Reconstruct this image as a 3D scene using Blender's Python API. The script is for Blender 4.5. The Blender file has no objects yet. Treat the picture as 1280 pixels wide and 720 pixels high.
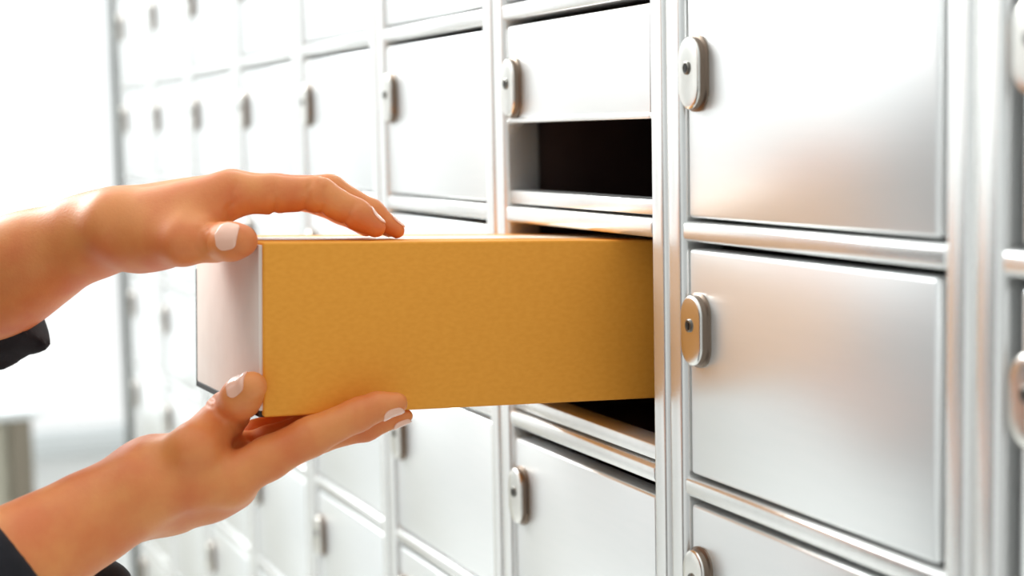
import bpy, bmesh, math
import numpy as np
from mathutils import Vector, Matrix

C = bpy.context.scene.collection
U = 0.26                       # one locker column, metres
CAMZ = 1.40
ZA = CAMZ + 0.3234 * U         # height of the rail above the half-door locker
PITCH = 0.561 * U
ROWZ = {-2: ZA + 2 * PITCH, -1: ZA + PITCH, 0: ZA, 1: ZA - 0.5508 * U, 2: ZA - 1.1229 * U, 3: ZA - 1.6837 * U}
for r in range(4, 9):
    ROWZ[r] = ROWZ[3] - (r - 3) * PITCH
XB = {i: i * U for i in range(-6, 6)}
XB[0] += -0.0174 * U
XB[3] += 0.0555 * U
STRIP = 0.0742 * U

# ---------------------------------------------------------------- camera
FPX = 2035.7
ya, pi_, ro = 1.1681, -0.0959, 0.0199
Rz = np.array([[math.cos(ya), -math.sin(ya), 0], [math.sin(ya), math.cos(ya), 0], [0, 0, 1]])
Rx = np.array([[1, 0, 0], [0, math.cos(pi_), -math.sin(pi_)], [0, math.sin(pi_), math.cos(pi_)]])
Ry = np.array([[math.cos(ro), 0, math.sin(ro)], [0, 1, 0], [-math.sin(ro), 0, math.cos(ro)]])
M = Rz @ Rx @ Ry
CAM = np.array([5.2292 * U, -1.7535 * U, CAMZ])


def at(px, py, d):
    """world point seen at that place of the photograph, d metres deep"""
    return CAM + d * (M[:, 1] + (px - 640) / FPX * M[:, 0] - (py - 360) / FPX * M[:, 2])


def depth_for_y(px, py, y):
    v = M[:, 1] + (px - 640) / FPX * M[:, 0] - (py - 360) / FPX * M[:, 2]
    return (y - CAM[1]) / v[1]


cam_d = bpy.data.cameras.new('camera')
cam = bpy.data.objects.new('camera', cam_d)
C.objects.link(cam)
mw = Matrix.Identity(4)
for r in range(3):
    mw[r][0] = M[r, 0]
    mw[r][1] = M[r, 2]
    mw[r][2] = -M[r, 1]
    mw[r][3] = CAM[r]
cam.matrix_world = mw
cam_d.sensor_width = 36
cam_d.lens = FPX / 1280 * 36
cam_d.clip_start = 0.02
cam_d.dof.use_dof = True
cam_d.dof.focus_distance = 0.985
cam_d.dof.aperture_fstop = 4.6
bpy.context.scene.camera = cam

# ---------------------------------------------------------------- materials


def srgb(r, g, b):
    f = lambda c: (c / 255 / 12.92) if c / 255 <= 0.04045 else ((c / 255 + 0.055) / 1.055) ** 2.4
    return (f(r), f(g), f(b), 1)


def mat(name, col, rough=0.5, metal=0.0, **kw):
    m = bpy.data.materials.new(name)
    m.use_nodes = True
    b = m.node_tree.nodes['Principled BSDF']
    b.inputs['Base Color'].default_value = col
    b.inputs['Roughness'].default_value = rough
    b.inputs['Metallic'].default_value = metal
    for k, v in kw.items():
        b.inputs[k.replace('_', ' ')].default_value = v
    return m


def noise_col(m, col2, scale=40, lo=0.35, hi=0.65, stretch=(1, 1, 1), bump=0.0, bscale=200, bdist=0.001, rough_var=0.0):
    nt = m.node_tree
    N = nt.nodes
    L = nt.links
    b = N['Principled BSDF']
    tc = N.new('ShaderNodeTexCoord')
    mp = N.new('ShaderNodeMapping')
    mp.inputs['Scale'].default_value = stretch
    L.new(tc.outputs['Object'], mp.inputs['Vector'])
    nz = N.new('ShaderNodeTexNoise')
    nz.inputs['Scale'].default_value = scale
    nz.inputs['Detail'].default_value = 4
    L.new(mp.outputs[0], nz.inputs['Vector'])
    mr = N.new('ShaderNodeMapRange')
    mr.inputs['From Min'].default_value = lo
    mr.inputs['From Max'].default_value = hi
    L.new(nz.outputs['Fac'], mr.inputs['Value'])
    mx = N.new('ShaderNodeMix')
    mx.data_type = 'RGBA'
    mx.inputs['A'].default_value = b.inputs['Base Color'].default_value
    mx.inputs['B'].default_value = col2
    L.new(mr.outputs[0], mx.inputs['Factor'])
    L.new(mx.outputs['Result'], b.inputs['Base Color'])
    if bump:
        n2 = N.new('ShaderNodeTexNoise')
        n2.inputs['Scale'].default_value = bscale
        n2.inputs['Detail'].default_value = 3
        L.new(mp.outputs[0], n2.inputs['Vector'])
        bp = N.new('ShaderNodeBump')
        bp.inputs['Strength'].default_value = bump
        bp.inputs['Distance'].default_value = bdist
        L.new(n2.outputs['Fac'], bp.inputs['Height'])
        L.new(bp.outputs[0], b.inputs['Normal'])
    return m


STEEL = noise_col(mat('door_steel', (0.94, 0.95, 0.95, 1), 0.33, 0.72), (0.925, 0.94, 0.94, 1), 20, stretch=(1, 1, 10))
FRAME = noise_col(mat('frame_steel', (0.92, 0.92, 0.905, 1), 0.27, 0.75), (0.89, 0.89, 0.875, 1), 25, stretch=(6, 1, 1))
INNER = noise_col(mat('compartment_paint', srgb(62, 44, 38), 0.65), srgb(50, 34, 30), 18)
NICKEL = noise_col(mat('lock_nickel', (0.86, 0.84, 0.80, 1), 0.24, 0.95), (0.80, 0.77, 0.72, 1), 60)
LOCKSIDE = mat('lock_rim_metal', srgb(128, 112, 98), 0.35, 0.85)
KEYBLACK = mat('keyhole_black', srgb(22, 22, 22), 0.5)
CYL = mat('lock_cylinder_metal', srgb(120, 118, 112), 0.3, 0.9)
CARD = noise_col(mat('cardboard', srgb(243, 164, 60), 0.62, Specular_IOR_Level=0.25), srgb(238, 158, 54), 220, stretch=(1, 1, 2), bump=0.06, bscale=500, bdist=0.0004)
PALE = noise_col(mat('pale_end', srgb(236, 222, 212), 0.7), srgb(230, 214, 203), 30)
EDGESHADE = mat('edge_shade', srgb(40, 34, 32), 0.6)
CLOTH = noise_col(mat('black_cloth', srgb(30, 27, 34), 0.85), srgb(20, 18, 24), 60, bump=0.4, bscale=900, bdist=0.0006)
NAIL = mat('nail', srgb(248, 194, 168), 0.3, Coat_Weight=0.5)
WHITE = noise_col(mat('white_paint', (0.93, 0.95, 0.95, 1), 0.6), (0.91, 0.935, 0.935, 1), 6)
FLOORM = noise_col(mat('floor_vinyl', (0.58, 0.58, 0.56, 1), 0.5), (0.53, 0.53, 0.51, 1), 5)
BEIGE = noise_col(mat('beige_laminate', srgb(196, 190, 172), 0.5), srgb(186, 180, 162), 12, stretch=(1, 1, 6))
TAUPE = mat('taupe_laminate', srgb(140, 130, 114), 0.5)
EYEW = mat('eye_white', srgb(236, 232, 226), 0.2)
EYED = mat('dark_brown', srgb(52, 36, 28), 0.4)
GASKET = noise_col(mat('grey_trim', srgb(92, 94, 90), 0.6), srgb(70, 72, 70), 6, stretch=(1, 1, 2))
GLASS = mat('window_glass', (1, 1, 1, 1), 0.0, Transmission_Weight=1.0, IOR=1.02)

SKIN = mat('skin', srgb(232, 148, 84), 0.46, Subsurface_Weight=0.22, Subsurface_Scale=0.006, Specular_IOR_Level=0.45)
SKIN.node_tree.nodes['Principled BSDF'].inputs['Subsurface Radius'].default_value = (1.0, 0.35, 0.18)
noise_col(SKIN, srgb(222, 124, 68), 34, 0.38, 0.68, bump=0.25, bscale=620, bdist=0.0006)

# ---------------------------------------------------------------- helpers


def link(name, me, m, parent=None, smooth=True, loc=None):
    o = bpy.data.objects.new(name, me)
    C.objects.link(o)
    if m is not None and len(me.materials) == 0:
        for x in (m if isinstance(m, (list, tuple)) else [m]):
            me.materials.append(x)
    if parent is not None:
        o.parent = parent
    if loc is not None:
        o.location = loc
    return o


def rbox(bm, x0, x1, y0, y1, z0, z1, bev=0.0, seg=2, mi=0):
    t = bmesh.new()
    bmesh.ops.create_cube(t, size=1)
    for v in t.verts:
        v.co = Vector(((x0 + x1) / 2 + v.co.x * (x1 - x0), (y0 + y1) / 2 + v.co.y * (y1 - y0), (z0 + z1) / 2 + v.co.z * (z1 - z0)))
    if bev:
        bmesh.ops.bevel(t, geom=t.edges[:], offset=bev, segments=seg, affect='EDGES', profile=0.5)
    for f in t.faces:
        f.material_index = mi
    me = bpy.data.meshes.new('tmp')
    t.to_mesh(me)
    t.free()
    bm.from_mesh(me)
    bpy.data.meshes.remove(me)


def mesh_of(bm, name, smooth=True, ang=35):
    me = bpy.data.meshes.new(name)
    bmesh.ops.recalc_face_normals(bm, faces=bm.faces)
    bm.to_mesh(me)
    bm.free()
    if smooth:
        me.polygons.foreach_set('use_smooth', [True] * len(me.polygons))
        me.set_sharp_from_angle(angle=math.radians(ang))
    return me


def thing(name, label, cat, loc=(0, 0, 0), group=None):
    o = bpy.data.objects.new(name, None)
    o.empty_display_size = 0.05
    C.objects.link(o)
    o.location = loc
    o['label'] = label
    o['category'] = cat
    if group:
        o['group'] = group
    return o


def structure(name, bm, m, smooth=False):
    o = link(name, mesh_of(bm, name, smooth), m)
    o['kind'] = 'structure'
    return o


# ---------------------------------------------------------------- lockers
RAIL = 0.022 * U
DEPTH = 0.34
ROWS = list(range(-1, 7))
YR = 0.003                      # door face sits this far behind the strips


def lock_mesh():
    bm = bmesh.new()
    w, h, t = 0.0122, 0.0203, 0.0062
    n = 20
    pts = []
    for k in range(n + 1):
        a = math.pi * k / n
        pts.append((w * math.cos(a), h - w + w * math.sin(a)))
    for k in range(n + 1):
        a = math.pi + math.pi * k / n
        pts.append((w * math.cos(a), -h + w + w * math.sin(a)))
    # rings from the door outwards, rim first and a softly domed face last
    prof = [(1.10, 0.0, 1), (1.10, -0.0012, 1), (1.0, -0.0020, 1), (0.99, -t + 0.0012, 1), (0.93, -t + 0.0003, 0), (0.84, -t, 0), (0.5, -t - 0.0004, 0)]
    rings = []
    for s, y, mi in prof:
        rings.append([bm.verts.new((x * s if s <= 1 else x + math.copysign(0.0012, x), y, z * (1 - (1 - s) * w / h) if s <= 1 else z + math.copysign(0.0012, z))) for x, z in pts])
    m = len(pts)
    for a in range(len(rings) - 1):
        for k in range(m):
            f = bm.faces.new((rings[a][k], rings[a][(k + 1) % m], rings[a + 1][(k + 1) % m], rings[a + 1][k]))
            f.material_index = 1 if prof[a + 1][2] else 0
    bm.faces.new(rings[-1])
    me = mesh_of(bm, 'lock_plate', True, 50)
    me.materials.append(NICKEL)
    me.materials.append(LOCKSIDE)
    return me


def cyl_mesh():
    bm = bmesh.new()
    t = -0.0062
    n = 24
    prof = [(0.0038, t + 0.0005), (0.0038, t - 0.0011), (0.0032, t - 0.0015), (0.0025, t - 0.0015), (0.0023, t - 0.0009)]
    rings = [[bm.verts.new((r * math.cos(2 * math.pi * k / n), y, r * math.sin(2 * math.pi * k / n))) for k in range(n)] for r, y in prof]
    for a in range(len(rings) - 1):
        for k in range(n):
            bm.faces.new((rings[a][k], rings[a][(k + 1) % n], rings[a + 1][(k + 1) % n], rings[a + 1][k]))
    bm.faces.new(rings[-1])
    rbox(bm, -0.0006, 0.0006, t - 0.0014, t, -0.0024, 0.0018, 0, 1, 1)
    me = mesh_of(bm, 'lock_cylinder', True, 40)
    me.materials.append(CYL)
    me.materials.append(KEYBLACK)
    return me


LOCKM, CYLM = lock_mesh(), cyl_mesh()


def door_mesh(w, h):
    bm = bmesh.new()
    rbox(bm, 0, w, YR, YR + 0.016, -h, 0, 0.0022, 3)
    return mesh_of(bm, 'door', True, 40)


LABELS = {
    -5: 'farthest blurred steel locker column, at the far end beside the dark grey end trim',
    -4: 'closed steel locker column, second from the far end, beside the wrist of the upper hand',
    -3: 'closed steel locker column rising above the back of the upper hand, third from far end',
    -2: 'closed steel locker column above the knuckles of the upper hand, fourth from far end',
    -1: 'closed steel locker column above the bent upper finger, left of the fingertip column',
    0: 'closed white steel locker column directly left of the half-door locker, behind the fingertips',
    1: 'steel locker column taking in the cardboard parcel, with a short half door above it',
    2: 'steel locker column with wide closed doors mirroring the parcel, right of the open compartment',
    3: 'out of focus steel locker column cut off by the right edge, beyond the wide posts',
}
dcache = {}
for i in range(-5, 4):
    x0, x1 = XB[i], XB[i + 1]
    t = thing('locker_cabinet', LABELS[i], 'lockers', (x0, 0, 0), 'steel parcel lockers along the wall')
    t['kind'] = 'thing'
    W = x1 - x0
    g = 0.0012
    a, b = g + (STRIP - g), W - STRIP        # clear opening
    ztop = ROWZ[-1] + RAIL + 0.004
    zbot = ROWZ[7] - RAIL
    bm = bmesh.new()
    rbox(bm, g, STRIP, 0, 0.03, 0.12, ztop, 0.0045, 4)
    rbox(bm, W - STRIP, W - g, 0, 0.03, 0.12, ztop, 0.0045, 4)
    for r in range(-1, 8):
        z = ROWZ[r]
        rbox(bm, STRIP - 0.002, W - STRIP + 0.002, 0.0008, 0.024, z - RAIL, z + RAIL, 0.0030, 3)
    rbox(bm, STRIP - 0.002, W - STRIP + 0.002, 0.004, 0.024, 0.12, zbot + 0.002, 0.001, 1)
    link('frame', mesh_of(bm, 'frame', True, 40), FRAME, t)
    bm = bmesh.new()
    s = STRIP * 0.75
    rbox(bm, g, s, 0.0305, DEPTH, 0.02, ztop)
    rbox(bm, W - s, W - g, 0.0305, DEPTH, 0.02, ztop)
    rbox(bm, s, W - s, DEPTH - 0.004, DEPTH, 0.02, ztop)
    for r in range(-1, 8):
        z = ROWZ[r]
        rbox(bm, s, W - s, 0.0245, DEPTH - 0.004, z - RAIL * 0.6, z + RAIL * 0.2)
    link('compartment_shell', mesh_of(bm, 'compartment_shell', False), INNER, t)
    if i == -5:
        bm = bmesh.new()
        rbox(bm, -0.060, 0.0, -0.003, 0.10, 0.02, ztop, 0.002, 2)
        link('end_trim', mesh_of(bm, 'end_trim'), GASKET, t)
    for r in ROWS:
        z1, z0 = ROWZ[r] - RAIL, ROWZ[r + 1] + RAIL
        if (i, r) == (1, 1):
            pass
        gl, gr, gt, gb = 0.0032, 0.0022, 0.0042, 0.0022
        if i == 2:
            gr = 0.0075
        if i == 3:
            gl = 0.0095
        if (i, r) == (1, 2):
            gt = 0.0085
        if (i, r) in ((1, 0), (1, 1)):
            bm = bmesh.new()
            rbox(bm, a + 0.002, b - 0.003, YR + 0.001, YR + 0.02, z0 + 0.0018, z0 + 0.0112, 0.001, 2)
            so = link('sill', mesh_of(bm, 'sill'), FRAME, t)
        if (i, r) == (1, 1):
            continue
        h = (z1 - gt) - (z0 + gb)
        if (i, r) == (1, 0):
            h = (z1 - gt) - (ROWZ[0] - 0.545 * (ROWZ[0] - ROWZ[1]))
        w = (b - gr) - (a + gl)
        key = (round(w, 5), round(h, 5))
        if key not in dcache:
            dcache[key] = door_mesh(w, h)
        d = link('door', dcache[key], STEEL, t, loc=(a + gl, 0, z1 - gt))
        if (i, r) == (1, 0):
            d['label'] = 'short half door ending above the dark open gap'
            bm = bmesh.new()
            rbox(bm, 0.0005, w - 0.0005, YR - 0.0012, YR + 0.012, -h - 0.0002, -h + 0.0036, 0.0008, 2)
            link('bottom_trim', mesh_of(bm, 'bottom_trim'), FRAME, d)
        zl = -(0.375 * (ROWZ[r] - ROWZ[r + 1]) - (RAIL + gt))
        link('lock_plate', LOCKM, None, d, loc=(0.0110, YR, zl))
        link('lock_cylinder', CYLM, None, d, loc=(0.0110, YR, zl + 0.003))

# ---------------------------------------------------------------- parcel
BX = dict(xw=1.735 * U, L=0.8606 * U, zt=ZA - 0.5885 * U, h=0.3861 * U, w=0.6546 * U, pitch=-0.0386, roll=-0.0271)
bR = np.array([[1, 0, 0], [0, math.cos(BX['pitch']), -math.sin(BX['pitch'])], [0, math.sin(BX['pitch']), math.cos(BX['pitch'])]]) @ \
    np.array([[math.cos(BX['roll']), 0, math.sin(BX['roll'])], [0, 1, 0], [-math.sin(BX['roll']), 0, math.cos(BX['roll'])]])
box = thing('parcel', 'brown cardboard parcel held between two hands, sliding into the open locker', 'box')
mb = Matrix.Identity(4)
for r in range(3):
    for c in range(3):
        mb[r][c] = bR[r, c]
mb.translation = Vector((BX['xw'], 0, BX['zt']))
box.matrix_world = mb
# local frame: front face at x=0, outer end at y=-L, top at z=0
L_, h_, w_ = BX['L'], BX['h'], BX['w']
bm = bmesh.new()
rbox(bm, -w_, 0, -L_ + 0.001, 0.085, -h_, 0, 0.0016, 3)
link('carton', mesh_of(bm, 'carton'), CARD, box)
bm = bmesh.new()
rbox(bm, -w_ + 0.004, -0.0022, -L_ - 0.0012, -L_ + 0.002, -h_ + 0.0035, -0.0015, 0.0008, 2)  # outer end, paler than the rest of the carton
o = link('end_face', mesh_of(bm, 'end_face'), PALE, box)
o['label'] = 'pale end face'
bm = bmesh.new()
rbox(bm, -w_ - 0.0004, -w_ + 0.0042, -L_ - 0.0010, -L_ + 0.003, -h_ - 0.0004, -0.022, 0.0005, 1)  # shade along the left and lower edges, painted as a dark strip
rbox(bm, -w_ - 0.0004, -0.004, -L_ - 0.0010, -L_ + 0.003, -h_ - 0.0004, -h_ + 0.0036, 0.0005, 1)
o = link('shade_strip', mesh_of(bm, 'shade_strip'), EDGESHADE, box)
o['label'] = 'thin dark strip of painted shade along the edge of the pale end'
bm = bmesh.new()
rbox(bm, -w_ / 2 - 0.036, -w_ / 2 + 0.036, -L_ + 0.001, 0.084, -0.0005, 0.0003)  # tape tone kept pale, painting in the strong light on the top
link('lit_top_tape', mesh_of(bm, 'lit_top_tape', False), mat('lit_tape', srgb(240, 214, 184), 0.35), box)

# ---------------------------------------------------------------- person (signed distance body)


class Sdf:
    def __init__(self):
        self.groups = []      # (prims, k inside, k to the rest)
        self.creases = []

    def add(self, prims, kin, kout):
        self.groups.append((prims, kin, kout))


def smin(a, b, k):
    hh = np.maximum(k - np.abs(a - b), 0) / k
    return np.minimum(a, b) - hh * hh * k * 0.25


def prim_d(P, pr):
    a, b, r1, r2 = pr
    ba = b - a
    l2 = ba @ ba + 1e-12
    pa = P - a
    t = np.clip(pa @ ba / l2, 0, 1)
    q = pa - t[:, None] * ba
    return np.sqrt((q * q).sum(1)) - (r1 + t * (r2 - r1))


def eval_sdf(S, P, cen, rad):
    """P (B,n,3) block points; cen (B,3) block centres"""
    B, n = P.shape[:2]
    tot = np.full((B, n), 0.2)
    for prims, kin, kout in S.groups:
        gd = np.full((B, n), 0.2)
        touched = np.zeros(B, bool)
        for pr in prims:
            m = prim_d(cen, pr) < rad * 1.4 + kin + kout + 0.008
            if not m.any():
                continue
            d = prim_d(P[m].reshape(-1, 3), pr).reshape(-1, n)
            gd[m] = smin(gd[m], d, kin)
            touched |= m
        if touched.any():
            tot[touched] = smin(tot[touched], gd[touched], kout)
    for c, ax, side, depth, wid, R in S.creases:
        m = np.linalg.norm(cen - c, axis=1) < R + rad
        if not m.any():
            continue
        q = P[m] - c
        t = q @ ax
        ra = q - t[..., None] * ax
        rl = np.sqrt((ra * ra).sum(-1)) + 1e-9
        s = np.clip((ra @ side) / rl * 1.3 + 0.35, 0, 1)
        f = np.clip((R - np.sqrt((q * q).sum(-1))) / (R * 0.3), 0, 1)
        tt = t + 0.0006 * np.sin((ra @ np.cross(ax, side)) * 700)
        tot[m] += depth * np.exp(-(tt / wid) ** 2) * s * f
    return tot


def mesh_sdf(S, step, name, extra=None):
    """naive surface nets over the blocks the surface passes through"""
    nb = 12
    allp = [p for g in S.groups for p in g[0]]
    lo = np.min([np.minimum(p[0] - max(p[2], p[3]), p[1] - max(p[2], p[3])) for p in allp], 0) - 0.02
    hi = np.max([np.maximum(p[0] + max(p[2], p[3]), p[1] + max(p[2], p[3])) for p in allp], 0) + 0.02
    size = step * nb
    dims = np.ceil((hi - lo) / size).astype(int)
    gi = np.stack(np.meshgrid(*[np.arange(d) for d in dims], indexing='ij'), -1).reshape(-1, 3)
    cen = lo + (gi + 0.5) * size
    rad = size * 0.87
    dm = np.full(len(cen), 9.0)
    for p in allp:
        dm = np.minimum(dm, prim_d(cen, p))
    keep = (dm < rad * 1.3 + 0.016)
    gi, cen = gi[keep], cen[keep]
    ax = np.arange(nb + 1)
    g = np.stack(np.meshgrid(ax, ax, ax, indexing='ij'), -1).reshape(-1, 3)
    BIG = 1 << 20
    verts, keys, faces = [], [], []
    G = dims * nb + 2

    def key(ijk):
        return (ijk[..., 0].astype(np.int64) * G[1] + ijk[..., 1]) * G[2] + ijk[..., 2]
    quads = []
    for s in range(0, len(gi), 200):
        bi = gi[s:s + 200]
        base = bi * nb
        idx = base[:, None, :] + g[None]
        P = lo + idx * step
        D = eval_sdf(S, P, cen[s:s + 200], rad)
        if extra is not None:
            D = extra(P, D)
        D = D.reshape(-1, nb + 1, nb + 1, nb + 1)
        neg = D < 0
        cs = np.zeros((len(bi), nb, nb, nb), int)
        acc = np.zeros((len(bi), nb, nb, nb, 3))
        cnt = np.zeros((len(bi), nb, nb, nb))
        sl = lambda o: slice(o, o + nb)
        for dx in (0, 1):
            for dy in (0, 1):
                for dz in (0, 1):
                    cs += neg[:, sl(dx), sl(dy), sl(dz)]
        act = (cs > 0) & (cs < 8)
        for axis in range(3):
            for u in (0, 1):
                for v in (0, 1):
                    o0 = [0, 0, 0]
                    oth = [q for q in range(3) if q != axis]
                    o0[oth[0]], o0[oth[1]] = u, v
                    o1 = list(o0)
                    o1[axis] = 1
                    A = D[:, sl(o0[0]), sl(o0[1]), sl(o0[2])]
                    Bv = D[:, sl(o1[0]), sl(o1[1]), sl(o1[2])]
                    cr = (A < 0) != (Bv < 0)
                    tt = np.where(cr, A / np.where(cr, A - Bv, 1), 0)
                    for q in range(3):
                        acc[..., q] += np.where(cr, tt if q == axis else o0[q], 0)
                    cnt += cr
        w = np.nonzero(act)
        ijk = base[w[0]] + np.stack(w[1:], -1)
        verts.append(lo + (ijk + acc[w] / cnt[w][:, None]) * step)
        keys.append(key(ijk))
        for axis in range(3):
            o1 = [0, 0, 0]
            o1[axis] = 1
            A = D[:, :nb, :nb, :nb]
            Bv = D[:, sl(o1[0]), sl(o1[1]), sl(o1[2])]
            cr = (A < 0) != (Bv < 0)
            w = np.nonzero(cr)
            ijk = base[w[0]] + np.stack(w[1:], -1)
            flip = (A < 0)[w]
            e = [q for q in range(3) if q != axis]
            u_ = np.zeros(3, int)
            u_[e[0]] = 1
            v_ = np.zeros(3, int)
            v_[e[1]] = 1
            q4 = np.stack([key(ijk - u_ - v_), key(ijk - v_), key(ijk), key(ijk - u_)], 1)
            if axis == 1:
                flip = ~flip
            q4[~flip] = q4[~flip][:, ::-1]
            quads.append(q4)
    V = np.concatenate(verts)
    K = np.concatenate(keys)
    Q = np.concatenate(quads)
    order = np.argsort(K)
    Ks = K[order]
    pos = np.searchsorted(Ks, Q)
    pos = np.clip(pos, 0, len(Ks) - 1)
    ok = (Ks[pos] == Q).all(1)
    F = order[pos[ok]]
    me = bpy.data.meshes.new(name)
    me.vertices.add(len(V))
    me.vertices.foreach_set('co', V.ravel())
    me.loops.add(F.size)
    me.loops.foreach_set('vertex_index', F.ravel())
    me.polygons.add(len(F))
    me.polygons.foreach_set('loop_start', np.arange(0, F.size, 4))
    me.polygons.foreach_set('use_smooth', np.ones(len(F), bool))
    me.update(calc_edges=True)
    me.validate()
    b2 = bmesh.new()
    b2.from_mesh(me)
    for _ in range(2):
        bmesh.ops.smooth_vert(b2, verts=b2.verts, factor=0.5, use_axis_x=True, use_axis_y=True, use_axis_z=True)
    bmesh.ops.recalc_face_normals(b2, faces=b2.faces)
    b2.to_mesh(me)
    b2.free()
    return me


def J(px, py, d, rpx):
    return (at(px, py, d), rpx * d / FPX)


def chain(js):
    return [(js[k][0], js[k + 1][0], js[k][1], js[k + 1][1]) for k in range(len(js) - 1)]


S = Sdf()
YE = -BX['L']                  # the parcel's outer end
YE_T = YE - 0.0012
def dy(px, py, off): return depth_for_y(px, py, YE_T - off)

# --- left hand, palm down on top of the parcel
UP = {}
UP['thumb'] = [J(176, 296, 0.975, 36), J(228, 303, 0.948, 28), J(268, 302, dy(268, 302, 0.0195), 23.5), J(288, 302, dy(288, 302, 0.0135), 22.5), J(302, 301, dy(302, 301, 0.0088), 20.5)]
UP['index'] = [J(284, 243, 0.972, 27), J(338, 243, 0.977, 23.5), J(398, 243, 0.980, 21.5), J(446, 268, 0.983, 18.5), J(469, 284, 0.985, 13.5)]
UP['middle'] = [J(290, 239, 0.993, 26), J(345, 240, 0.998, 22), J(412, 239, 1.001, 20), J(464, 266, 1.004, 16.5), J(496, 288, 1.006, 10.5)]
UP['ring'] = [J(280, 243, 1.014, 25), J(340, 243, 1.018, 21), J(402, 241, 1.020, 18), J(456, 266, 1.022, 15), J(486, 287, 1.023, 10.0)]
UP['pinky'] = [J(266, 250, 1.033, 22), J(322, 247, 1.037, 17), J(376, 247, 1.038, 15), J(425, 266, 1.039, 13), J(458, 287, 1.040, 9.5)]
wr = [J(143, 283, 0.972, 42), J(143, 286, 0.995, 44), J(150, 288, 1.015, 36)]
palm = []
for f, w in (('index', wr[0]), ('middle', wr[1]), ('ring', wr[1]), ('pinky', wr[2])):
    m = UP[f][0]
    mid = ((w[0] + m[0]) / 2, (w[1] + m[1]) / 2)
    palm += [(w[0], m[0], w[1] * 0.92, m[1])]
palm += [(wr[0][0], UP['thumb'][0][0], wr[0][1] * 0.85, UP['thumb'][0][1])]
palm += chain([J(200, 290, 0.965, 36), J(262, 262, 0.967, 24)])
palm += chain([UP['thumb'][0], J(238, 290, 0.958, 27)])
fore = chain([J(146, 285, 0.985, 42), J(100, 300, 0.992, 47), J(40, 327, 1.002, 58), J(0, 348, 1.010, 66), J(-130, 405, 1.03, 82), J(-330, 492, 1.055, 88), J(-400, 520, 1.07, 80)])
fore += chain([J(143, 285, 1.008, 36), J(60, 318, 1.02, 46), J(-30, 360, 1.03, 56)])
EL = at(-400, 520, 1.07)
SL = np.array([0.20, -0.72, 1.37])
SR = np.array([0.56, -0.72, 1.37])
S.add(palm + fore, 0.014, 0.0005)
for f in ('index', 'middle', 'ring', 'pinky'):
    S.add(chain(UP[f]), 0.004, 0.006 if f == 'index' else 0.0045)
S.add(chain(UP['thumb']), 0.006, 0.009)

# --- right hand, palm up under the parcel
LO = {}
LO['thumb'] = [J(195, 592, 0.950, 40), J(243, 560, 0.930, 30), J(283, 518, dy(283, 518, 0.0150), 26.5), J(302, 497, dy(302, 497, 0.0118), 24), J(315, 483, dy(315, 483, 0.0084), 19)]
LO['index'] = [J(285, 601, 0.940, 29), J(335, 573, 0.942, 27), J(388, 546, 0.943, 24.5), J(448, 518, 0.944, 20.5), J(472, 508, 0.9445, 17.5), J(496, 504, 0.945, 14)]
LO['middle'] = [J(290, 594, 0.964, 27), J(342, 568, 0.968, 24), J(398, 545, 0.971, 21), J(457, 534, 0.973, 17), J(507, 520, 0.975, 9.5)]
LO['ring'] = [J(288, 580, 0.986, 26), J(335, 555, 0.990, 22), J(384, 535, 0.993, 19), J(440, 528, 0.996, 16), J(486, 516, 0.998, 10)]
LO['pinky'] = [J(280, 568, 1.006, 23), J(318, 544, 1.010, 18), J(356, 525, 1.013, 16), J(398, 518, 1.015, 13.5), J(436, 509, 1.017, 9.5)]
wr = [J(172, 612, 0.935, 48), J(175, 618, 0.955, 48), J(182, 624, 0.975, 40)]
palm = []
for f, w in (('index', wr[0]), ('middle', wr[1]), ('ring', wr[1]), ('pinky', wr[2])):
    m = LO[f][0]
    palm += [(w[0], m[0], w[1] * 0.85, m[1])]
palm += [(wr[0][0], LO['thumb'][0][0], wr[0][1] * 0.85, LO['thumb'][0][1])]
palm += chain([J(205, 628, 0.980, 36), J(258, 590, 1.000, 27)])
palm += chain([J(222, 626, 0.965, 37), J(262, 614, 0.958, 31), J(292, 605, 0.952, 27)])
palm += chain([J(252, 574, 0.952, 15), J(286, 566, 0.972, 17), J(305, 558, 0.990, 17)])
palm += chain([LO['thumb'][0], J(245, 588, 0.940, 26)])
fore2 = chain([J(172, 615, 0.948, 47), J(110, 650, 0.930, 54), J(50, 685, 0.912, 61), J(0, 715, 0.895, 67), J(-120, 785, 0.86, 84), J(-300, 880, 0.80, 100), J(-380, 920, 0.78, 96)])
fore2 += chain([J(176, 620, 0.970, 42), J(80, 668, 0.945, 52), J(0, 715, 0.92, 60)])
ER = at(-380, 920, 0.78)
S.add(palm + fore2, 0.014, 0.0005)
for f in ('index', 'middle', 'ring', 'pinky'):
    S.add(chain(LO[f]), 0.004, 0.006 if f == 'index' else 0.0045)
S.add(chain(LO['thumb']), 0.006, 0.008)
# upper arms and shoulder girdle, inside the sweater
NK = (SL + SR) / 2 + np.array([0, -0.02, 0.05])
S.add([(EL, SL, 0.040, 0.052), (SL, NK, 0.055, 0.055), (NK, SR, 0.055, 0.055), (SR, ER, 0.052, 0.040)], 0.02, 0.02)


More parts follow.
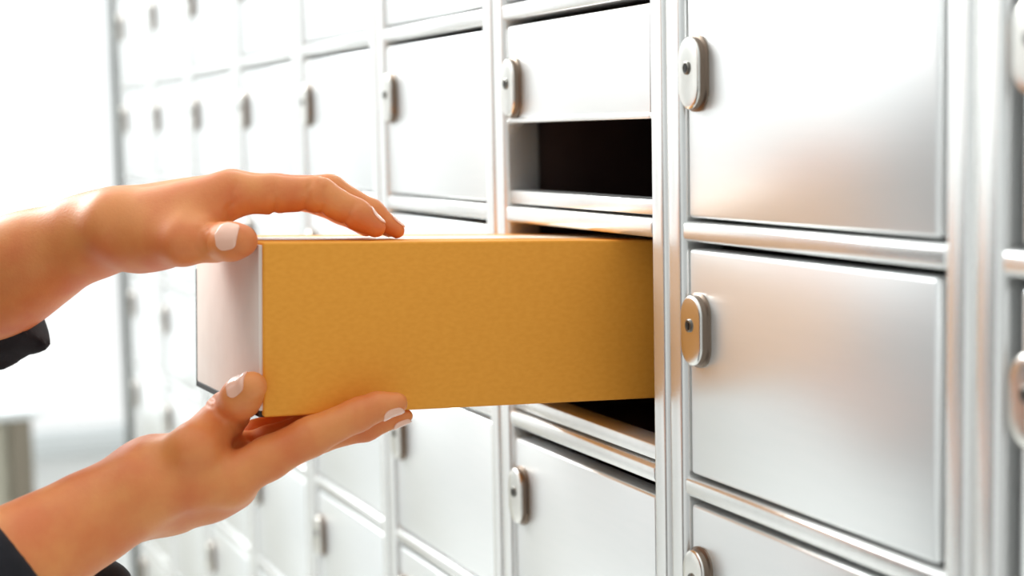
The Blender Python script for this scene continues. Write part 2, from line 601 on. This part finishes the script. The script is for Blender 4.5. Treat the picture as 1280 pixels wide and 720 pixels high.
HD = NK + np.array([0, 0.06, 0.20])
vv = lambda x, y, z: HD + np.array([x, y, z])
S.add([(NK, vv(0, -0.02, -0.06), 0.056, 0.050), (vv(0, -0.03, 0.02), vv(0, 0.005, 0.025), 0.078, 0.072),
       (vv(-0.025, 0.03, -0.03), vv(0.025, 0.03, -0.03), 0.048, 0.048), (vv(0, 0.045, -0.075), vv(0, 0.03, -0.05), 0.026, 0.040),
       (vv(0, 0.074, 0.006), vv(0, 0.084, -0.026), 0.007, 0.0095), (vv(-0.015, 0.071, -0.056), vv(0.015, 0.071, -0.056), 0.008, 0.008),
       (vv(-0.074, -0.012, 0.012), vv(-0.074, -0.008, -0.025), 0.012, 0.008), (vv(0.074, -0.012, 0.012), vv(0.074, -0.008, -0.025), 0.012, 0.008)], 0.018, 0.03)


def unit(v):
    return v / np.linalg.norm(v)


VIEW = -M[:, 1]                # towards the viewer
UPV = M[:, 2]


def crease(js, k, side, depth=0.0009, wid=0.0011, t=0.0, rr=1.9):
    c = js[k][0]
    a = unit(js[min(k + 1, len(js) - 1)][0] - js[k - 1][0])
    sd = unit(side - (side @ a) * a)
    S.creases.append((c + a * t, a, sd, depth, wid, js[k][1] * rr))


th = unit(VIEW * 0.8 + UPV * 0.6)
for t in (-0.003, 0.0, 0.0032):
    crease(UP['thumb'], 2, th, 0.0019, 0.0011, t)
crease(UP['index'], 2, unit(VIEW - UPV * 0.8), 0.0019, 0.0013, -0.006)
crease(UP['index'], 2, unit(VIEW - UPV), 0.0019, 0.0013, 0.004)
crease(UP['index'], 1, unit(VIEW - UPV), 0.0019, 0.0013, 0.002)
crease(UP['index'], 3, unit(VIEW - UPV), 0.0019, 0.0013, -0.004)
crease(UP['index'], 2, UPV, 0.0006, 0.0010, 0.0)
crease(UP['index'], 0, unit(VIEW - UPV * 0.5), 0.0016, 0.0016, -0.004, 1.6)
crease(LO['thumb'], 2, unit(VIEW), 0.0022, 0.0014, 0.001)
crease(LO['thumb'], 2, unit(VIEW - M[:, 0]), 0.0016, 0.0012, -0.004)
crease(LO['index'], 2, unit(VIEW + UPV), 0.0006, 0.0012, 0.0)
crease(LO['index'], 3, unit(VIEW + UPV), 0.0006, 0.0011, 0.0)

me = mesh_sdf(S, 0.0016, 'person')
body = link('person', me, SKIN)
body['label'] = 'person in black sleeves pushing a cardboard parcel into a locker with both hands'
body['category'] = 'person'


def nail(js, dorsal, wid=52, back=0.009, fwd=0.6):
    tip, rt = js[-1]
    prv, rp = js[-2]
    a = unit(tip - prv)
    dn = unit(dorsal - (dorsal @ a) * a)
    sd = np.cross(a, dn)
    nu, nv = 15, 14
    org, drs = [], []
    for v in range(nv):
        fv = v / (nv - 1)
        s = -back + fv * (back + rt * fwd)
        e = abs(2 * fv - 1)
        prof = max((1 - e ** (2.6 if fv < 0.5 else 4.5)) ** 0.42, 0.06)
        for u in range(nu):
            ang = math.radians(wid) * (u / (nu - 1) * 2 - 1) * prof
            d = math.cos(ang) * dn + math.sin(ang) * sd
            if s > 0:
                d = unit(d * math.cos(s / rt) + a * math.sin(s / rt))
            org.append(tip + a * min(s, 0))
            drs.append(d)
    org, drs = np.array(org), np.array(drs)
    r = np.full(len(org), rp * 1.22)
    for _ in range(18):
        P = org + drs * r[:, None]
        r -= eval_sdf(S, P[None], P.mean(0)[None], 9.0)[0] * 0.85
    bm = bmesh.new()
    lay = []
    for off in (0.00055, -0.0012):
        V = org + drs * (r + off)[:, None]
        lay.append([[bm.verts.new(Vector(V[v * nu + u])) for u in range(nu)] for v in range(nv)])
    for L in (0, 1):
        for v in range(nv - 1):
            for u in range(nu - 1):
                bm.faces.new((lay[L][v][u], lay[L][v][u + 1], lay[L][v + 1][u + 1], lay[L][v + 1][u]))
    loop = [(0, u) for u in range(nu)] + [(v, nu - 1) for v in range(1, nv)] + [(nv - 1, u) for u in range(nu - 2, -1, -1)] + [(v, 0) for v in range(nv - 2, 0, -1)]
    for k in range(len(loop)):
        p, q = loop[k], loop[(k + 1) % len(loop)]
        bm.faces.new((lay[0][p[0]][p[1]], lay[0][q[0]][q[1]], lay[1][q[0]][q[1]], lay[1][p[0]][p[1]]))
    link('fingernail', mesh_of(bm, 'fingernail', True, 60), NAIL, body)


nail(UP['thumb'], unit(VIEW * 0.95 + UPV * 0.28), 48, 0.0095, 0.5)
for f in ('index', 'middle', 'ring', 'pinky'):
    a = unit(UP[f][-1][0] - UP[f][-2][0])
    nail(UP[f], unit(UPV + M[:, 0] * 0.7 + M[:, 1] * 0.35), 55, 0.009)
nail(LO['thumb'], unit(-M[:, 0] + UPV * 0.25 + VIEW * 0.1), 52, 0.010)
for f in ('index', 'middle', 'ring', 'pinky'):
    nail(LO[f], unit(-UPV + VIEW * 0.25), 55, 0.009)

# --- black sweater: sleeves and trunk
T = Sdf()


def sl(px, py, d, r):
    return (at(px, py, d), r * d / FPX)


T.add(chain([sl(60, 352, 1.006, 66), sl(0, 374, 1.014, 76), sl(-130, 420, 1.03, 98), sl(-330, 497, 1.055, 108), (EL, 0.055)]) + [(EL, SL, 0.058, 0.075)], 0.015, 0.02)
T.add(chain([sl(60, 690, 0.925, 78), sl(0, 718, 0.90, 86), sl(-120, 790, 0.865, 98), sl(-300, 882, 0.80, 118), (ER, 0.055)]) + [(ER, SR, 0.058, 0.075)], 0.015, 0.02)
drape = chain([sl(128, 738, 0.985, 40), sl(60, 760, 0.965, 55), sl(-40, 800, 0.92, 66)])
T.add(drape, 0.01, 0.012)
mid = (SL + SR) / 2
T.add([(SL, SR, 0.085, 0.085), (mid + [-0.07, 0, -0.05], mid + [-0.06, 0, -0.5], 0.125, 0.115), (mid + [0.07, 0, -0.05], mid + [0.06, 0, -0.5], 0.125, 0.115)], 0.05, 0.04)
arm_u = unit(at(0, 348, 1.01) - at(-330, 492, 1.055))
arm_l = unit(at(0, 715, 0.895) - at(-300, 880, 0.80))
# slanted cuff openings
nu_ = unit(arm_u + 0.55 * UPV)
pu_ = at(16, 402, 1.006)
nl_ = unit(arm_l + 0.15 * UPV + 0.35 * VIEW)
pl_ = at(16, 686, 0.90)

def cut(P, D):
    q = P.reshape(-1, 3)
    for n, p, lim in ((nu_, pu_, 0.16), (nl_, pl_, 0.16)):
        near = np.linalg.norm(P - p, axis=-1) < lim
        s = (P - p) @ n
        fold = 0.0016 * np.sin(s * 260) * np.exp(-np.abs(s) * 8)
        cutd = np.maximum(D + fold, s)
        D = np.where(near, cutd, D)
    dd = np.min([prim_d(q, pr) for pr in drape], 0).reshape(D.shape)
    return np.minimum(D, dd)


me = mesh_sdf(T, 0.004, 'sweater', cut)
sw = link('sweater', me, CLOTH, body)
sw['label'] = 'black sweater with sleeves pushed up the forearms'

for sx_ in (-1, 1):
    bm = bmesh.new()
    bmesh.ops.create_uvsphere(bm, u_segments=24, v_segments=16, radius=0.012)
    for f in bm.faces:
        cc = f.calc_center_median()
        f.material_index = 1 if (cc.x ** 2 + cc.z ** 2 < 0.005 ** 2 and cc.y > 0) else 0
    link('eye', mesh_of(bm, 'eye'), [EYEW, EYED], body, loc=Vector(vv(0.030 * sx_, 0.0625, 0.002)))
    B = Sdf()
    B.add([(vv(0.016 * sx_, 0.077, 0.023), vv(0.044 * sx_, 0.066, 0.023), 0.0032, 0.0022)], 0.002, 0.002)
    link('eyebrow', mesh_sdf(B, 0.0012, 'eyebrow'), EYED, body)
H = Sdf()
H.add([(vv(0, -0.035, 0.035), vv(0, -0.005, 0.045), 0.088, 0.074), (vv(0, -0.06, 0.0), vv(0, -0.06, -0.10), 0.075, 0.055),
       (vv(-0.068, -0.03, 0.02), vv(-0.062, -0.04, -0.08), 0.022, 0.022), (vv(0.068, -0.03, 0.02), vv(0.062, -0.04, -0.08), 0.022, 0.022)], 0.02, 0.01)
link('hair', mesh_sdf(H, 0.004, 'hair'), noise_col(mat('dark_hair', srgb(48, 32, 24), 0.45), srgb(30, 20, 16), 120, stretch=(1, 1, 0.1)), body)
TR = Sdf()
hip = mid + np.array([0, 0, -0.52])
for sx_ in (-1, 1):
    h0 = hip + np.array([0.075 * sx_, 0, 0])
    TR.add([(hip, h0, 0.11, 0.105), (h0, np.array([h0[0], h0[1] + 0.01, 0.48]), 0.095, 0.068), (np.array([h0[0], h0[1] + 0.01, 0.48]), np.array([h0[0], h0[1] - 0.02, 0.09]), 0.068, 0.055)], 0.03, 0.01)
link('trousers', mesh_sdf(TR, 0.007, 'trousers'), noise_col(mat('charcoal_trousers', srgb(46, 46, 54), 0.8), srgb(38, 38, 46), 60), body)
for sx_ in (-1, 1):
    SH = Sdf()
    h0 = np.array([hip[0] + 0.075 * sx_, hip[1] - 0.02, 0.0])
    SH.add([(h0 + [0, -0.03, 0.036], h0 + [0, 0.16, 0.032], 0.036, 0.032), (h0 + [0, 0, 0.05], h0 + [0, 0, 0.10], 0.045, 0.042), (h0 + [-0.012, 0.10, 0.030], h0 + [0.012, 0.10, 0.030], 0.030, 0.030)], 0.02, 0.01)
    link('shoe', mesh_sdf(SH, 0.005, 'shoe', lambda P, D: np.maximum(D, 0.001 - P[..., 2])), mat('black_leather', srgb(24, 22, 22), 0.35), body)

# ---------------------------------------------------------------- the room
bm = bmesh.new()
rbox(bm, -6.2, 3.2, -4.2, 2.9, -0.1, 0.0)
structure('floor', bm, FLOORM)
bm = bmesh.new()
rbox(bm, XB[-5] - 0.1, 3.2, 0.36, 0.5, 0.0, 3.0)
structure('wall_back', bm, WHITE)
bm = bmesh.new()
rbox(bm, -6.2, 3.2, 2.75, 2.9, 0.0, 3.0)
structure('wall_far', bm, WHITE)
bm = bmesh.new()
yw0, yw1, zw0, zw1 = -3.0, 2.4, 0.08, 2.8
rbox(bm, -6.2, -6.0, -4.2, yw0, 0.0, 3.0)
rbox(bm, -6.2, -6.0, yw1, 2.75, 0.0, 3.0)
rbox(bm, -6.2, -6.0, yw0, yw1, 0.0, zw0)
rbox(bm, -6.2, -6.0, yw0, yw1, zw1, 3.0)
structure('wall_left', bm, WHITE)
bm = bmesh.new()
for y in (yw0, -0.9, 1.35, yw1):
    rbox(bm, -6.12, -6.04, y - 0.03, y + 0.03, zw0, zw1, 0.004)
for z in (zw0, zw1):
    rbox(bm, -6.12, -6.04, yw0, yw1, z - 0.03, z + 0.03, 0.004)
wf = structure('window_1', bm, WHITE)
bm = bmesh.new()
rbox(bm, -6.085, -6.08, yw0 + 0.03, yw1 - 0.03, zw0 + 0.03, zw1 - 0.03)
link('window_pane', mesh_of(bm, 'window_pane', False), GLASS, wf)

# beige counter far behind, seen past the forearm
cx, cy = at(20, 512, 3.6)[:2]
ct = thing('low_cabinet', 'blurred beige low cabinet far behind the forearms at the lower left', 'cabinet', (cx, cy, 0))
zc = at(20, 512, 3.6)[2]
bm = bmesh.new()
rbox(bm, -0.55, 0.0, -0.6, 0.03, 0.06, zc - 0.02, 0.004)
link('carcass', mesh_of(bm, 'carcass'), BEIGE, ct)
bm = bmesh.new()
rbox(bm, -0.57, 0.02, -0.62, 0.05, zc - 0.02, zc, 0.004)
link('top_panel', mesh_of(bm, 'top_panel'), WHITE, ct)
bm = bmesh.new()
rbox(bm, 0.0, 0.018, -0.015, 0.03, 0.06, zc - 0.02, 0.002)  # added dark strip, painted for the shaded side face of the cabinet
link('side_shade', mesh_of(bm, 'side_shade'), TAUPE, ct)
for k in (0, 1):
    bm = bmesh.new()
    y0 = -0.64 + k * 0.31
    rbox(bm, 0.0, 0.016, y0, y0 + 0.30, 0.09, zc - 0.03, 0.003)
    dd = link('cabinet_door', mesh_of(bm, 'cabinet_door'), BEIGE, ct)
    bm = bmesh.new()
    yh = y0 + (0.27 if k == 0 else 0.03)
    rbox(bm, 0.016, 0.035, yh - 0.006, yh + 0.006, zc * 0.6, zc * 0.6 + 0.12, 0.003)
    link('handle', mesh_of(bm, 'handle'), FRAME, dd)
bm = bmesh.new()
rbox(bm, -0.52, -0.03, -0.56, 0.0, 0.0, 0.06)
link('plinth', mesh_of(bm, 'plinth', False), TAUPE, ct)

# ---------------------------------------------------------------- light
w = bpy.data.worlds.new('daylight')
bpy.context.scene.world = w
w.use_nodes = True
nt = w.node_tree
bg = nt.nodes['Background']
tc = nt.nodes.new('ShaderNodeTexCoord')
sx = nt.nodes.new('ShaderNodeSeparateXYZ')
nt.links.new(tc.outputs['Generated'], sx.inputs[0])
mr = nt.nodes.new('ShaderNodeMapRange')
mr.inputs['From Min'].default_value = -1
mr.inputs['From Max'].default_value = 1
nt.links.new(sx.outputs['Z'], mr.inputs['Value'])
rp = nt.nodes.new('ShaderNodeValToRGB')
cr = rp.color_ramp
cr.elements[0].position = 0.0
cr.elements[0].color = (0.45, 0.45, 0.44, 1)
cr.elements[1].position = 1.0
cr.elements[1].color = (1.40, 1.46, 1.46, 1)
e = cr.elements.new(0.46)
e.color = (0.84, 0.86, 0.85, 1)
e = cr.elements.new(0.56)
e.color = (0.95, 1.0, 1.0, 1)
nt.links.new(mr.outputs[0], rp.inputs[0])
mx = nt.nodes.new('ShaderNodeMapRange')
mx.inputs['From Min'].default_value = -0.4
mx.inputs['From Max'].default_value = 0.8
mx.inputs['To Min'].default_value = 1.12
mx.inputs['To Max'].default_value = 0.50
nt.links.new(sx.outputs['X'], mx.inputs['Value'])
mul = nt.nodes.new('ShaderNodeMix')
mul.data_type = 'RGBA'
mul.blend_type = 'MULTIPLY'
mul.inputs['Factor'].default_value = 1
nt.links.new(rp.outputs[0], mul.inputs['A'])
nt.links.new(mx.outputs[0], mul.inputs['B'])
nt.links.new(mul.outputs['Result'], bg.inputs['Color'])
bg.inputs['Strength'].default_value = 1.1


def area(name, loc, tgt, size, power, col=(1, 1, 1)):
    ld = bpy.data.lights.new(name, 'AREA')
    ld.shape = 'RECTANGLE'
    ld.size, ld.size_y = size
    ld.energy = power
    ld.color = col
    o = bpy.data.objects.new(name, ld)
    C.objects.link(o)
    o.location = loc
    o.rotation_euler = (Vector(tgt) - Vector(loc)).to_track_quat('-Z', 'Y').to_euler()
    return o


area('rim_light', (-2.4, -1.5, 2.9), (0.4, -0.3, 1.25), (2.0, 1.2), 110, (0.97, 1.0, 1.0))  # added area light for rim highlights, hung high inside the room

vs = bpy.context.scene.view_settings
bpy.context.scene.display_settings.display_device = 'sRGB'
vs.view_transform = 'Standard'
vs.look = 'None'
vs.gamma = 1
vs.exposure = 0.04
vs.use_curve_mapping = False
